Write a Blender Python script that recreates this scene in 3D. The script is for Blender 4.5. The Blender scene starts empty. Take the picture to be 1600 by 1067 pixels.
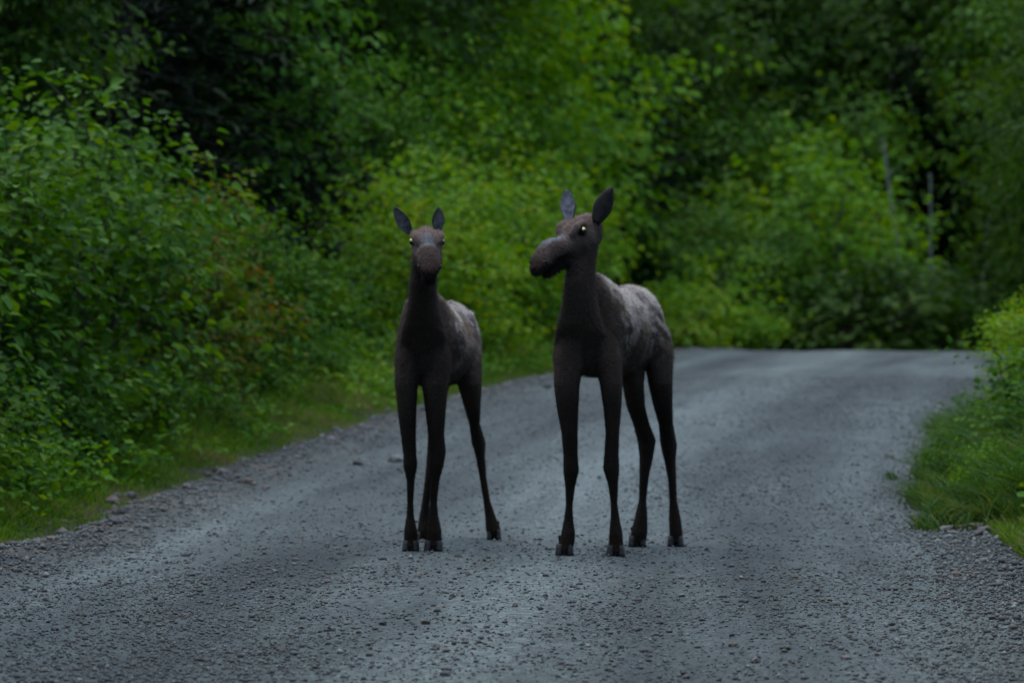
import bpy, bmesh, math, random
import numpy as np
from mathutils import Vector, noise as mnoise

random.seed(7)
RNG = np.random.default_rng(11)
scene = bpy.context.scene
COL = scene.collection
R = math.radians

# ------------------------------------------------------------------ camera
FPX = 5000.0            # focal length in pixels of the 1600 px wide photograph
CAM_H = 1.5
cam_d = bpy.data.cameras.new('camera')
cam_d.sensor_width = 36.0
cam_d.lens = 36.0 * FPX / 1600.0
cam_d.clip_start = 0.5
cam_d.clip_end = 2000.0
cam_d.dof.use_dof = True
cam_d.dof.focus_distance = 16.5
cam_d.dof.aperture_fstop = 2.6
cam = bpy.data.objects.new('camera', cam_d)
COL.objects.link(cam)
cam.location = (0, 0, CAM_H)
cam.rotation_euler = (R(90) - math.atan((533.5 - 480) / FPX), 0, 0)
scene.camera = cam

# ------------------------------------------------------------------ light
SUN_EL = 76.0     # soft light from high up behind the animals, a little to the left
world = bpy.data.worlds.new('World')
scene.world = world
world.use_nodes = True
nt = world.node_tree
sky = nt.nodes.new('ShaderNodeTexSky')
sky.sky_type = 'NISHITA'
sky.sun_disc = False
sky.sun_elevation = R(SUN_EL)
sky.sun_rotation = R(-28.0)
sky.air_density = 1.3
sky.dust_density = 1.0
sky.ozone_density = 0.7
bg = nt.nodes['Background']
bg.inputs['Strength'].default_value = 0.15
nt.links.new(sky.outputs[0], bg.inputs['Color'])
sun_d = bpy.data.lights.new('sun', 'SUN')
sun_d.energy = 1.3
sun_d.angle = R(60)
sun_d.color = (1.0, 0.96, 0.9)
sun = bpy.data.objects.new('sun', sun_d)
COL.objects.link(sun)
sun.rotation_euler = (R(-(90 - SUN_EL)), 0, R(28))   # light comes from +y (behind the animals), slightly -x

scene.view_settings.view_transform = 'Standard'
scene.view_settings.look = 'None'
scene.view_settings.exposure = 0.7
scene.view_settings.gamma = 1.0
scene.cycles.use_denoising = True
scene.cycles.max_bounces = 5
scene.cycles.diffuse_bounces = 3
scene.cycles.transmission_bounces = 3
scene.cycles.glossy_bounces = 2

# ------------------------------------------------------------------ helpers
def wx(px, d):
    return (px - 800.0) / FPX * d

def P(px, py, d):
    return Vector(((px - 800.0) / FPX * d, d, CAM_H - (py - 480.0) / FPX * d))

def tag(o, label=None, cat=None, group=None, kind=None):
    if label: o['label'] = label
    if cat: o['category'] = cat
    if group: o['group'] = group
    if kind: o['kind'] = kind
    return o

def link(name, me, parent=None, mat=None):
    o = bpy.data.objects.new(name, me)
    COL.objects.link(o)
    if mat is not None and me is not None:
        if len(me.materials) == 0:
            me.materials.append(mat)
        else:
            o.material_slots[0].link = 'OBJECT'
            o.material_slots[0].material = mat
    if parent is not None:
        o.parent = parent
    return o

def empty(name, loc):
    o = bpy.data.objects.new(name, None)
    o.empty_display_size = 0.3
    COL.objects.link(o)
    o.location = loc
    return o

def np_mesh(name, verts, faces, smooth=False):
    """verts (N,3), faces (M,k) all of the same size k"""
    verts = np.asarray(verts, np.float32)
    faces = np.asarray(faces, np.int32)
    m, k = faces.shape
    me = bpy.data.meshes.new(name)
    me.vertices.add(len(verts))
    me.vertices.foreach_set('co', verts.ravel())
    me.loops.add(m * k)
    me.loops.foreach_set('vertex_index', faces.ravel())
    me.polygons.add(m)
    me.polygons.foreach_set('loop_start', np.arange(0, m * k, k, dtype=np.int32))
    me.polygons.foreach_set('loop_total', np.full(m, k, np.int32))
    if smooth:
        me.polygons.foreach_set('use_smooth', np.ones(m, bool))
    me.update(calc_edges=True)
    me.validate()
    return me

def norm(a):
    return a / np.maximum(np.linalg.norm(a, axis=-1, keepdims=True), 1e-9)

# value noise, vectorised
_perm = np.random.default_rng(3).random((64, 64, 64))
def vnoise(x, y, z=0.0):
    x, y, z = np.broadcast_arrays(np.asarray(x, float), np.asarray(y, float), np.asarray(z, float))
    xi, yi, zi = np.floor(x).astype(int), np.floor(y).astype(int), np.floor(z).astype(int)
    fx, fy, fz = x - xi, y - yi, z - zi
    fx, fy, fz = [f * f * (3 - 2 * f) for f in (fx, fy, fz)]
    def g(a, b, c):
        return _perm[(xi + a) & 63, (yi + b) & 63, (zi + c) & 63]
    l = lambda a, b, t: a + (b - a) * t
    return l(l(l(g(0,0,0), g(1,0,0), fx), l(g(0,1,0), g(1,1,0), fx), fy),
             l(l(g(0,0,1), g(1,0,1), fx), l(g(0,1,1), g(1,1,1), fx), fy), fz)

def fbm(x, y, z=0.0, o=4):
    s, a, t = 0, 1.0, 0
    for i in range(o):
        s = s + a * vnoise(np.asarray(x) * 2**i + 17*i, np.asarray(y) * 2**i + 5*i, np.asarray(z) * 2**i)
        t += a; a *= 0.5
    return s / t

def sstep(a, b, x):
    t = np.clip((x - a) / (b - a), 0, 1)
    return t * t * (3 - 2 * t)

# ------------------------------------------------------------------ materials
def new_mat(name):
    m = bpy.data.materials.new(name)
    m.use_nodes = True
    n = m.node_tree.nodes
    n.clear()
    out = n.new('ShaderNodeOutputMaterial')
    return m, m.node_tree, n, out

def leaf_mat(name, cols, trans=0.35, rough=0.6, spec=0.12):
    m, t, n, out = new_mat(name)
    geo = n.new('ShaderNodeNewGeometry')
    oi = n.new('ShaderNodeObjectInfo')
    ramp = n.new('ShaderNodeValToRGB')
    el = ramp.color_ramp.elements
    el[0].position = 0.0; el[0].color = (*cols[0], 1)
    el[1].position = 1.0; el[1].color = (*cols[-1], 1)
    for i, c in enumerate(cols[1:-1]):
        e = el.new((i + 1) / (len(cols) - 1)); e.color = (*c, 1)
    add = n.new('ShaderNodeMath'); add.operation = 'MULTIPLY_ADD'
    add.inputs[1].default_value = 0.82
    mul = n.new('ShaderNodeMath'); mul.operation = 'MULTIPLY'; mul.inputs[1].default_value = 0.18
    t.links.new(oi.outputs['Random'], mul.inputs[0])
    t.links.new(geo.outputs['Random Per Island'], add.inputs[0])
    tc = n.new('ShaderNodeTexCoord')
    cn = n.new('ShaderNodeTexNoise'); cn.inputs['Scale'].default_value = 1.1; cn.inputs['Detail'].default_value = 2
    t.links.new(tc.outputs['Object'], cn.inputs['Vector'])
    cm = n.new('ShaderNodeMapRange'); cm.inputs['From Min'].default_value = 0.3; cm.inputs['From Max'].default_value = 0.7
    cm.inputs['To Min'].default_value = -0.38; cm.inputs['To Max'].default_value = 0.42
    t.links.new(cn.outputs['Fac'], cm.inputs['Value'])
    ca = n.new('ShaderNodeMath'); ca.operation = 'ADD'
    t.links.new(mul.outputs[0], ca.inputs[0]); t.links.new(cm.outputs[0], ca.inputs[1])
    t.links.new(ca.outputs[0], add.inputs[2])
    t.links.new(add.outputs[0], ramp.inputs[0])
    p = n.new('ShaderNodeBsdfPrincipled')
    p.inputs['Roughness'].default_value = rough
    p.inputs['Specular IOR Level'].default_value = spec
    t.links.new(ramp.outputs[0], p.inputs['Base Color'])
    tr = n.new('ShaderNodeBsdfTranslucent')
    hs = n.new('ShaderNodeHueSaturation')
    hs.inputs['Hue'].default_value = 0.485
    hs.inputs['Saturation'].default_value = 1.1
    hs.inputs['Value'].default_value = 1.25
    t.links.new(ramp.outputs[0], hs.inputs['Color'])
    t.links.new(hs.outputs[0], tr.inputs['Color'])
    mix = n.new('ShaderNodeMixShader'); mix.inputs[0].default_value = trans
    t.links.new(p.outputs[0], mix.inputs[1]); t.links.new(tr.outputs[0], mix.inputs[2])
    t.links.new(mix.outputs[0], out.inputs[0])
    return m

def noisy_mat(name, c1, c2, scale=8.0, rough=0.9, bump=0.3, bscale=30.0, stretch=(1, 1, 1), dist=0.01):
    m, t, n, out = new_mat(name)
    tc = n.new('ShaderNodeTexCoord')
    mp = n.new('ShaderNodeMapping'); mp.inputs['Scale'].default_value = stretch
    t.links.new(tc.outputs['Object'], mp.inputs[0])
    nz = n.new('ShaderNodeTexNoise'); nz.inputs['Scale'].default_value = scale; nz.inputs['Detail'].default_value = 6
    t.links.new(mp.outputs[0], nz.inputs['Vector'])
    ramp = n.new('ShaderNodeValToRGB')
    ramp.color_ramp.elements[0].position = 0.32; ramp.color_ramp.elements[0].color = (*c1, 1)
    ramp.color_ramp.elements[1].position = 0.68; ramp.color_ramp.elements[1].color = (*c2, 1)
    t.links.new(nz.outputs['Fac'], ramp.inputs[0])
    n2 = n.new('ShaderNodeTexNoise'); n2.inputs['Scale'].default_value = bscale; n2.inputs['Detail'].default_value = 5
    t.links.new(mp.outputs[0], n2.inputs['Vector'])
    b = n.new('ShaderNodeBump'); b.inputs['Strength'].default_value = bump; b.inputs['Distance'].default_value = dist
    t.links.new(n2.outputs['Fac'], b.inputs['Height'])
    p = n.new('ShaderNodeBsdfPrincipled')
    p.inputs['Roughness'].default_value = rough
    p.inputs['Specular IOR Level'].default_value = 0.25
    t.links.new(ramp.outputs[0], p.inputs['Base Color'])
    t.links.new(b.outputs[0], p.inputs['Normal'])
    t.links.new(p.outputs[0], out.inputs[0])
    return m

def attr_mat(name, rough=0.85, bump=0.5, spec=0.2, bscale=70, vary=0.5):
    m, t, n, out = new_mat(name)
    at = n.new('ShaderNodeVertexColor'); at.layer_name = 'Col'
    tc = n.new('ShaderNodeTexCoord')
    nz = n.new('ShaderNodeTexNoise'); nz.inputs['Scale'].default_value = bscale; nz.inputs['Detail'].default_value = 4
    t.links.new(tc.outputs['Object'], nz.inputs['Vector'])
    mr = n.new('ShaderNodeMapRange'); mr.inputs['To Min'].default_value = 1 - vary; mr.inputs['To Max'].default_value = 1 + vary
    mr.inputs['From Min'].default_value = 0.25; mr.inputs['From Max'].default_value = 0.75
    t.links.new(nz.outputs['Fac'], mr.inputs['Value'])
    mx = n.new('ShaderNodeVectorMath'); mx.operation = 'SCALE'
    t.links.new(at.outputs['Color'], mx.inputs[0]); t.links.new(mr.outputs[0], mx.inputs['Scale'])
    b = n.new('ShaderNodeBump'); b.inputs['Strength'].default_value = bump; b.inputs['Distance'].default_value = 0.01
    t.links.new(nz.outputs['Fac'], b.inputs['Height'])
    p = n.new('ShaderNodeBsdfPrincipled')
    p.inputs['Roughness'].default_value = rough
    p.inputs['Specular IOR Level'].default_value = spec
    t.links.new(mx.outputs[0], p.inputs['Base Color'])
    t.links.new(b.outputs[0], p.inputs['Normal'])
    t.links.new(p.outputs[0], out.inputs[0])
    return m

def island_mat(name, cols, rough=0.85):
    m, t, n, out = new_mat(name)
    geo = n.new('ShaderNodeNewGeometry')
    oi = n.new('ShaderNodeObjectInfo')
    a = n.new('ShaderNodeMath'); a.operation = 'ADD'
    fr = n.new('ShaderNodeMath'); fr.operation = 'FRACT'
    t.links.new(geo.outputs['Random Per Island'], a.inputs[0]); t.links.new(oi.outputs['Random'], a.inputs[1])
    t.links.new(a.outputs[0], fr.inputs[0])
    ramp = n.new('ShaderNodeValToRGB')
    el = ramp.color_ramp.elements
    el[0].color = (*cols[0], 1); el[1].color = (*cols[-1], 1)
    for i, c in enumerate(cols[1:-1]):
        e = el.new((i + 1) / (len(cols) - 1)); e.color = (*c, 1)
    t.links.new(fr.outputs[0], ramp.inputs[0])
    p = n.new('ShaderNodeBsdfPrincipled'); p.inputs['Roughness'].default_value = rough
    p.inputs['Specular IOR Level'].default_value = 0.3
    t.links.new(ramp.outputs[0], p.inputs['Base Color'])
    t.links.new(p.outputs[0], out.inputs[0])
    return m

M = {}
M['leaf_mid'] = leaf_mat('leaf_mid', [(.022,.072,.007), (.045,.130,.012), (.065,.175,.018), (.12,.22,.02)])
M['leaf_yellow'] = leaf_mat('leaf_yellow', [(.065,.19,.010), (.11,.26,.014), (.15,.31,.018), (.25,.33,.022)], trans=0.4)
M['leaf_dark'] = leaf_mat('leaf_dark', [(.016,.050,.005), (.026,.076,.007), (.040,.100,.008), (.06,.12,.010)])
M['leaf_maple'] = leaf_mat('leaf_maple', [(.035,.11,.010), (.055,.16,.018), (.08,.20,.03), (.11,.21,.016)])
M['leaf_red'] = leaf_mat('leaf_red', [(.050,.105,.007), (.085,.145,.009), (.12,.145,.012), (.15,.09,.02)])
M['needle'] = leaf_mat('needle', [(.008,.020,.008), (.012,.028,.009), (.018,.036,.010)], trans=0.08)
M['grass'] = leaf_mat('grass', [(.020,.065,.010), (.032,.095,.014), (.05,.125,.018), (.11,.145,.03)], trans=0.35)
M['verge'] = leaf_mat('verge', [(.035,.10,.012), (.065,.165,.016), (.095,.21,.02), (.14,.23,.03), (.22,.19,.09)], trans=0.35)
M['leaf_fresh'] = leaf_mat('leaf_fresh', [(.045,.14,.010), (.08,.22,.014), (.11,.27,.018), (.19,.30,.022)], trans=0.4)
M['bark'] = noisy_mat('bark', (.03,.024,.019), (.085,.075,.065), 10, 0.95, 0.8, 25, (1,1,.25), .02)
M['bark_pale'] = noisy_mat('bark_pale', (.12,.115,.105), (.26,.25,.24), 8, 0.9, 0.5, 25, (1,1,.3), .01)
M['soil'] = noisy_mat('soil', (.018,.022,.010), (.05,.048,.026), 3.0, 0.98, 0.8, 18, (1,1,1), .03)
M['stone'] = island_mat('stone', [(.07,.073,.072), (.12,.123,.118), (.09,.09,.085), (.15,.15,.142), (.12,.095,.075), (.20,.20,.19), (.09,.095,.10)])
M['gravel'] = island_mat('gravel', [(.07,.08,.079), (.115,.128,.123), (.09,.10,.098), (.14,.154,.147), (.13,.126,.11), (.105,.116,.115), (.26,.28,.27)])
M['hoof'] = noisy_mat('hoof', (.012,.012,.013), (.032,.033,.035), 20, 0.6, 0.3, 60)

def road_material():
    m, t, n, out = new_mat('gravel_road')
    tc = n.new('ShaderNodeTexCoord')
    uv = n.new('ShaderNodeUVMap'); uv.uv_map = 'lane'
    sep = n.new('ShaderNodeSeparateXYZ'); t.links.new(uv.outputs[0], sep.inputs[0])
    # compacted wheel tracks are paler than the loose gravel between and beside them
    big = n.new('ShaderNodeTexNoise'); big.inputs['Scale'].default_value = 0.55; big.inputs['Detail'].default_value = 4
    t.links.new(tc.outputs['Object'], big.inputs['Vector'])
    sc = n.new('ShaderNodeVectorMath'); sc.operation = 'MULTIPLY'; sc.inputs[1].default_value = (1.9, 0.14, 1)
    t.links.new(uv.outputs[0], sc.inputs[0])
    streak = n.new('ShaderNodeTexNoise'); streak.inputs['Scale'].default_value = 1.0; streak.inputs['Detail'].default_value = 5
    t.links.new(sc.outputs[0], streak.inputs['Vector'])
    cosn = n.new('ShaderNodeMath'); cosn.operation = 'MULTIPLY_ADD'; cosn.inputs[1].default_value = 2.6; cosn.inputs[2].default_value = -0.2
    t.links.new(sep.outputs[0], cosn.inputs[0])
    cs = n.new('ShaderNodeMath'); cs.operation = 'COSINE'; t.links.new(cosn.outputs[0], cs.inputs[0])
    a1 = n.new('ShaderNodeMath'); a1.operation = 'MULTIPLY_ADD'; a1.inputs[1].default_value = 0.17
    t.links.new(cs.outputs[0], a1.inputs[0]); t.links.new(streak.outputs['Fac'], a1.inputs[2])
    a2 = n.new('ShaderNodeMath'); a2.operation = 'MULTIPLY_ADD'; a2.inputs[1].default_value = 0.4
    t.links.new(big.outputs['Fac'], a2.inputs[0]); t.links.new(a1.outputs[0], a2.inputs[2])
    ramp = n.new('ShaderNodeValToRGB')
    e = ramp.color_ramp.elements
    e[0].position = 0.38; e[0].color = (.028,.0375,.0375, 1)
    e[1].position = 1.0; e[1].color = (.117,.146,.138, 1)
    ab = n.new('ShaderNodeMath'); ab.operation = 'ABSOLUTE'; t.links.new(sep.outputs[0], ab.inputs[0])
    em = n.new('ShaderNodeMapRange'); em.inputs['From Min'].default_value = 1.2; em.inputs['From Max'].default_value = 3.0
    em.inputs['To Min'].default_value = 0.0; em.inputs['To Max'].default_value = -0.26
    t.links.new(ab.outputs[0], em.inputs['Value'])
    a3 = n.new('ShaderNodeMath'); a3.operation = 'ADD'
    t.links.new(a2.outputs[0], a3.inputs[0]); t.links.new(em.outputs[0], a3.inputs[1])
    t.links.new(a3.outputs[0], ramp.inputs[0])
    # grains
    vo = n.new('ShaderNodeTexVoronoi'); vo.inputs['Scale'].default_value = 55.0
    t.links.new(tc.outputs['Object'], vo.inputs['Vector'])
    vs = n.new('ShaderNodeSeparateColor'); t.links.new(vo.outputs['Color'], vs.inputs[0])
    mr = n.new('ShaderNodeMapRange'); mr.inputs['To Min'].default_value = 0.5; mr.inputs['To Max'].default_value = 1.45
    t.links.new(vs.outputs[0], mr.inputs['Value'])
    v2 = n.new('ShaderNodeTexVoronoi'); v2.inputs['Scale'].default_value = 22.0
    t.links.new(tc.outputs['Object'], v2.inputs['Vector'])
    v2s = n.new('ShaderNodeSeparateColor'); t.links.new(v2.outputs['Color'], v2s.inputs[0])
    mr2 = n.new('ShaderNodeMapRange'); mr2.inputs['To Min'].default_value = 0.72; mr2.inputs['To Max'].default_value = 1.25
    t.links.new(v2s.outputs[1], mr2.inputs['Value'])
    mm = n.new('ShaderNodeMath'); mm.operation = 'MULTIPLY'
    t.links.new(mr.outputs[0], mm.inputs[0]); t.links.new(mr2.outputs[0], mm.inputs[1])
    mx = n.new('ShaderNodeVectorMath'); mx.operation = 'SCALE'
    t.links.new(ramp.outputs[0], mx.inputs[0]); t.links.new(mm.outputs[0], mx.inputs['Scale'])
    ed = n.new('ShaderNodeMapRange'); ed.inputs['From Min'].default_value = -2.35; ed.inputs['From Max'].default_value = -3.1
    t.links.new(sep.outputs[0], ed.inputs['Value'])
    en = n.new('ShaderNodeTexNoise'); en.inputs['Scale'].default_value = 2.2; en.inputs['Detail'].default_value = 5
    t.links.new(tc.outputs['Object'], en.inputs['Vector'])
    er = n.new('ShaderNodeMapRange'); er.inputs['From Min'].default_value = 0.4; er.inputs['From Max'].default_value = 0.62
    t.links.new(en.outputs['Fac'], er.inputs['Value'])
    ef = n.new('ShaderNodeMath'); ef.operation = 'MULTIPLY'
    t.links.new(ed.outputs[0], ef.inputs[0]); t.links.new(er.outputs[0], ef.inputs[1])
    emx = n.new('ShaderNodeMix'); emx.data_type = 'RGBA'
    emx.inputs[7].default_value = (.085,.072,.055,1)
    t.links.new(ef.outputs[0], emx.inputs[0]); t.links.new(ramp.outputs[0], emx.inputs[6])
    t.links.new(emx.outputs[2], mx.inputs[0])
    nz = n.new('ShaderNodeTexNoise'); nz.inputs['Scale'].default_value = 35; nz.inputs['Detail'].default_value = 6
    t.links.new(tc.outputs['Object'], nz.inputs['Vector'])
    ad = n.new('ShaderNodeMath'); ad.operation = 'MULTIPLY_ADD'; ad.inputs[1].default_value = -0.6
    t.links.new(vo.outputs['Distance'], ad.inputs[0]); t.links.new(nz.outputs['Fac'], ad.inputs[2])
    b = n.new('ShaderNodeBump'); b.inputs['Strength'].default_value = 0.7; b.inputs['Distance'].default_value = 0.010
    t.links.new(ad.outputs[0], b.inputs['Height'])
    p = n.new('ShaderNodeBsdfPrincipled'); p.inputs['Roughness'].default_value = 0.85
    p.inputs['Specular IOR Level'].default_value = 0.35
    t.links.new(mx.outputs[0], p.inputs['Base Color']); t.links.new(b.outputs[0], p.inputs['Normal'])
    t.links.new(p.outputs[0], out.inputs[0])
    return m
M['road'] = road_material()

# ------------------------------------------------------------------ road centre line and terrain
CL = [(-2.0,-40), (-1.7,-20), (-1.2,0), (-.55,10), (-.25,15), (0,20), (.5,26), (1.55,33), (3.6,45), (6.0,59), (7.6,66),
      (10.6,71.5), (15,75), (21,76.8), (40,79), (80,82), (150,88)]
def catmull(pts, step=0.12):
    pts = np.array(pts, float)
    out = []
    for i in range(len(pts) - 1):
        p0 = pts[max(i-1, 0)]; p1 = pts[i]; p2 = pts[i+1]; p3 = pts[min(i+2, len(pts)-1)]
        n = max(int(np.linalg.norm(p2 - p1) / step), 2)
        t = np.linspace(0, 1, n, endpoint=False)[:, None]
        m1 = (p2 - p0) * 0.5; m2 = (p3 - p1) * 0.5
        out.append((2*t**3-3*t**2+1)*p1 + (t**3-2*t**2+t)*m1 + (-2*t**3+3*t**2)*p2 + (t**3-t**2)*m2)
    out.append(pts[-1:])
    return np.concatenate(out)
LINE = catmull(CL)
ARC = np.concatenate([[0], np.cumsum(np.linalg.norm(np.diff(LINE, axis=0), axis=1))])
TAN = norm(np.gradient(LINE, axis=0))
NRM = np.stack([TAN[:, 1], -TAN[:, 0]], 1)     # to the right
ZK = np.array([(-40,0), (8,0), (19.4,0), (21.2,-.045), (24,-.005), (28,.10), (33,.28), (39,.425), (45,.525), (52,.62), (60,.692),
      (66,.60), (71,.15), (75,-.5), (80,-1.2), (90,-1.8)], float)
def zprof(y):
    z = 0
    for o, w in ((-1.6,.15), (-.8,.2), (0,.3), (.8,.2), (1.6,.15)):
        z = z + w * np.interp(np.asarray(y) + o, ZK[:, 0], ZK[:, 1])
    return z
LZ = zprof(LINE[:, 1])

def road_coords(x, y):
    """nearest centre-line sample: signed lateral distance (right positive), arc length, height"""
    x = np.atleast_1d(np.asarray(x, float)); y = np.atleast_1d(np.asarray(y, float))
    sub = slice(0, None, 6)
    L = LINE[sub]
    lat = np.empty(len(x)); arc = np.empty(len(x)); z = np.empty(len(x))
    for a in range(0, len(x), 4000):
        xs, ys = x[a:a+4000], y[a:a+4000]
        d2 = (xs[:, None] - L[None, :, 0])**2 + (ys[:, None] - L[None, :, 1])**2
        k = d2.argmin(1)
        dx = xs - L[k, 0]; dy = ys - L[k, 1]
        lat[a:a+4000] = np.sign(dx * NRM[sub][k, 0] + dy * NRM[sub][k, 1]) * np.sqrt(d2[np.arange(len(xs)), k])
        along = dx * TAN[sub][k, 0] + dy * TAN[sub][k, 1]
        arc[a:a+4000] = ARC[sub][k] + along
        z[a:a+4000] = np.interp(arc[a:a+4000], ARC, LZ)
    return lat, arc, z

def road_z(lat, arc, z):
    a = np.abs(lat)
    h = z - 0.006 * a
    h = h - 0.018 * np.exp(-((a - 0.95) / 0.33)**2)                           # wheel tracks
    h = h + 0.03 * (fbm(lat * 1.1 + 40, arc * 0.6, 2.0, 3) - 0.5)
    h = h + 0.014 * (fbm(lat * 2.6, arc * 2.6, 4.0, 1) - 0.5)
    berm = np.exp(-((lat + 2.95) / 0.28)**2)
    h = h + berm * 0.09 * fbm(lat * 2.5, arc * 1.3, 6.0, 3)
    edge = 3.22 + 0.5 * (fbm(arc * 0.5, lat * 0.3, 8.0, 3) - 0.5)
    h = h - 0.5 * np.clip(a - edge, 0, 1)                                      # dives under the verge
    return h

def terrain_z(x, y):
    lat, arc, z = road_coords(x, y)
    a = np.abs(lat)
    n1 = fbm(np.asarray(x) * 0.7 + 9, np.asarray(y) * 0.7, 1.0, 4) - 0.5
    n2 = fbm(np.asarray(x) * 0.09 + 9, np.asarray(y) * 0.09, 3.0, 3) - 0.5
    h = z - 0.10 + 0.11 * sstep(2.8, 3.6, a)
    h = h + 0.05 * np.clip(a - 3.3, 0, 8) + 0.17 * np.clip(a - 14, 0, 120) + 0.16 * n1 * sstep(3.2, 5, a) + 1.5 * n2 * sstep(6, 16, a)
    h = h + 0.10 * np.clip(np.asarray(y) - 88, 0, 200) * sstep(8, 25, a)
    return h

def ground(x, y):
    lat, arc, z = road_coords([x], [y])
    t = terrain_z(np.array([x]), np.array([y]))[0]
    if abs(lat[0]) < 4.0:
        return max(t, road_z(lat, arc, z)[0])
    return t

def build_terrain():
    xs = np.concatenate([np.linspace(-420, -60, 14), np.linspace(-55, -14, 30), np.linspace(-13.6, 16, 150), np.linspace(17, 60, 36), np.linspace(70, 420, 14)])
    ys = np.concatenate([np.linspace(-300, -20, 14), np.linspace(-15, 12, 30), np.linspace(12.4, 80, 260), np.linspace(81, 140, 45), np.linspace(150, 620, 20)])
    X, Y = np.meshgrid(xs, ys)
    Z = terrain_z(X.ravel(), Y.ravel())
    v = np.stack([X.ravel(), Y.ravel(), Z], 1)
    nx, ny = len(xs), len(ys)
    i = np.arange(nx - 1)[None, :] + nx * np.arange(ny - 1)[:, None]
    f = np.stack([i, i + 1, i + nx + 1, i + nx], -1).reshape(-1, 4)
    o = link('forest_floor', np_mesh('forest_floor', v, f, True), None, M['soil'])
    tag(o, 'dark earth and leaf litter under the forest beside the road', 'ground', kind='structure')
build_terrain()

def build_road():
    step = np.where(LINE[:, 1] < 8, 8, np.where(LINE[:, 1] < 62, 1, 4))
    idx = [0]
    while idx[-1] < len(LINE) - 1:
        idx.append(min(idx[-1] + int(step[idx[-1]]), len(LINE) - 1))
    idx = np.array(idx)
    ts = np.linspace(-3.9, 3.9, 88)
    A, T = np.meshgrid(idx, ts, indexing='ij')
    lat = T.ravel(); k = A.ravel()
    x = LINE[k, 0] + NRM[k, 0] * lat; y = LINE[k, 1] + NRM[k, 1] * lat
    z = road_z(lat, ARC[k], LZ[k])
    n, m = len(idx), len(ts)
    i = m * np.arange(n - 1)[:, None] + np.arange(m - 1)[None, :]
    f = np.stack([i, i + 1, i + m + 1, i + m], -1).reshape(-1, 4)
    f = f[:, ::-1] if False else f
    me = np_mesh('gravel_road', np.stack([x, y, z], 1), f[:, ::-1].copy(), True)
    uvl = me.uv_layers.new(name='lane')
    li = np.empty(len(me.loops), np.int32); me.loops.foreach_get('vertex_index', li)
    uv = np.stack([lat, ARC[k]], 1)[li].astype(np.float32)
    uvl.data.foreach_set('uv', uv.ravel())
    me.flip_normals() if me.polygons[len(me.polygons)//2].normal.z < 0 else None
    o = link('gravel_road', me, None, M['road'])
    return tag(o, 'grey gravel road with wheel tracks climbing to a crest', 'road', kind='structure')
ROAD = build_road()

# ------------------------------------------------------------------ stones
def stone_mesh(name, seed, sub=1):
    bm = bmesh.new()
    bmesh.ops.create_icosphere(bm, subdivisions=sub, radius=1.0)
    rr = random.Random(seed)
    off = Vector((rr.random()*50, rr.random()*50, rr.random()*50))
    for v in bm.verts:
        k = 1 + 0.45 * mnoise.noise(v.co * 0.9 + off) + 0.2 * (rr.random() - .5)
        v.co = Vector((v.co.x * k, v.co.y * k * .8, v.co.z * k * .6))
    me = bpy.data.meshes.new(name); bm.to_mesh(me); bm.free()
    me.materials.append(M['stone'])
    return me
STONES = [stone_mesh('stone', s, 1) for s in range(6)]

def put_stone(x, y, s, sink=0.3, flat=1.0, mesh=None):
    z = ground(x, y)
    o = bpy.data.objects.new('stone', mesh or random.choice(STONES))
    COL.objects.link(o)
    o.location = (x, y, z + s * flat * (0.55 - sink * 1.2) * .9)
    o.scale = (s, s * random.uniform(.8, 1.2), s * flat)
    o.rotation_euler = (random.uniform(-.25, .25), random.uniform(-.25, .25), random.uniform(0, 6.28))
    o.parent = ROAD
    return o

def build_stones():
    # coarse stones thrown up along the left edge of the road
    for i in range(165):
        k = int(np.searchsorted(LINE[:, 1], random.uniform(17.5, 44)))
        lat = -3.0 + random.gauss(0, .26)
        put_stone(LINE[k,0] + NRM[k,0]*lat, LINE[k,1] + NRM[k,1]*lat, random.choice([.022,.025,.03,.03,.035,.04,.05,.065]) * random.uniform(.8,1.2))
    for i in range(40):
        k = int(np.searchsorted(LINE[:, 1], random.uniform(13, 40)))
        lat = 2.75 + random.gauss(0, .28)
        put_stone(LINE[k,0] + NRM[k,0]*lat, LINE[k,1] + NRM[k,1]*lat, random.choice([.025,.03,.04]) * random.uniform(.8,1.2))
    for i in range(50):
        k = int(np.searchsorted(LINE[:, 1], random.uniform(12.3, 26)))
        lat = random.uniform(-2.5, 2.5)
        put_stone(LINE[k,0] + NRM[k,0]*lat, LINE[k,1] + NRM[k,1]*lat, random.uniform(.016, .032))
    # the ones that can be singled out in the photograph
    for px, py, s in ((437,1018,.032), (85,985,.03), (378,722,.075), (325,745,.06), (175,778,.08), (205,768,.06), (665,975,.028), (1180,1035,.03),
                      (950,855,.03), (1050,895,.025), (545,975,.02), (300,900,.025), (560,665,.07), (620,640,.08), (855,588,.09)):
        d = 20.0
        for _ in range(12):
            d = FPX * (CAM_H - ground(wx(px, d), d)) / (py - 480)
        put_stone(wx(px, d), d, s, 0.25)
    for px, d, s, fl in ((1475,22.0,.10,.5), (1510,22.3,.14,.45), (1548,22.1,.12,.5), (1525,21.7,.07,.6), (1490,21.8,.06,.6), (1580,22.0,.1,.5), (1500,22.6,.09,.5)):
        put_stone(wx(px, d), d, s, 0.25, fl)
build_stones()

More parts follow.
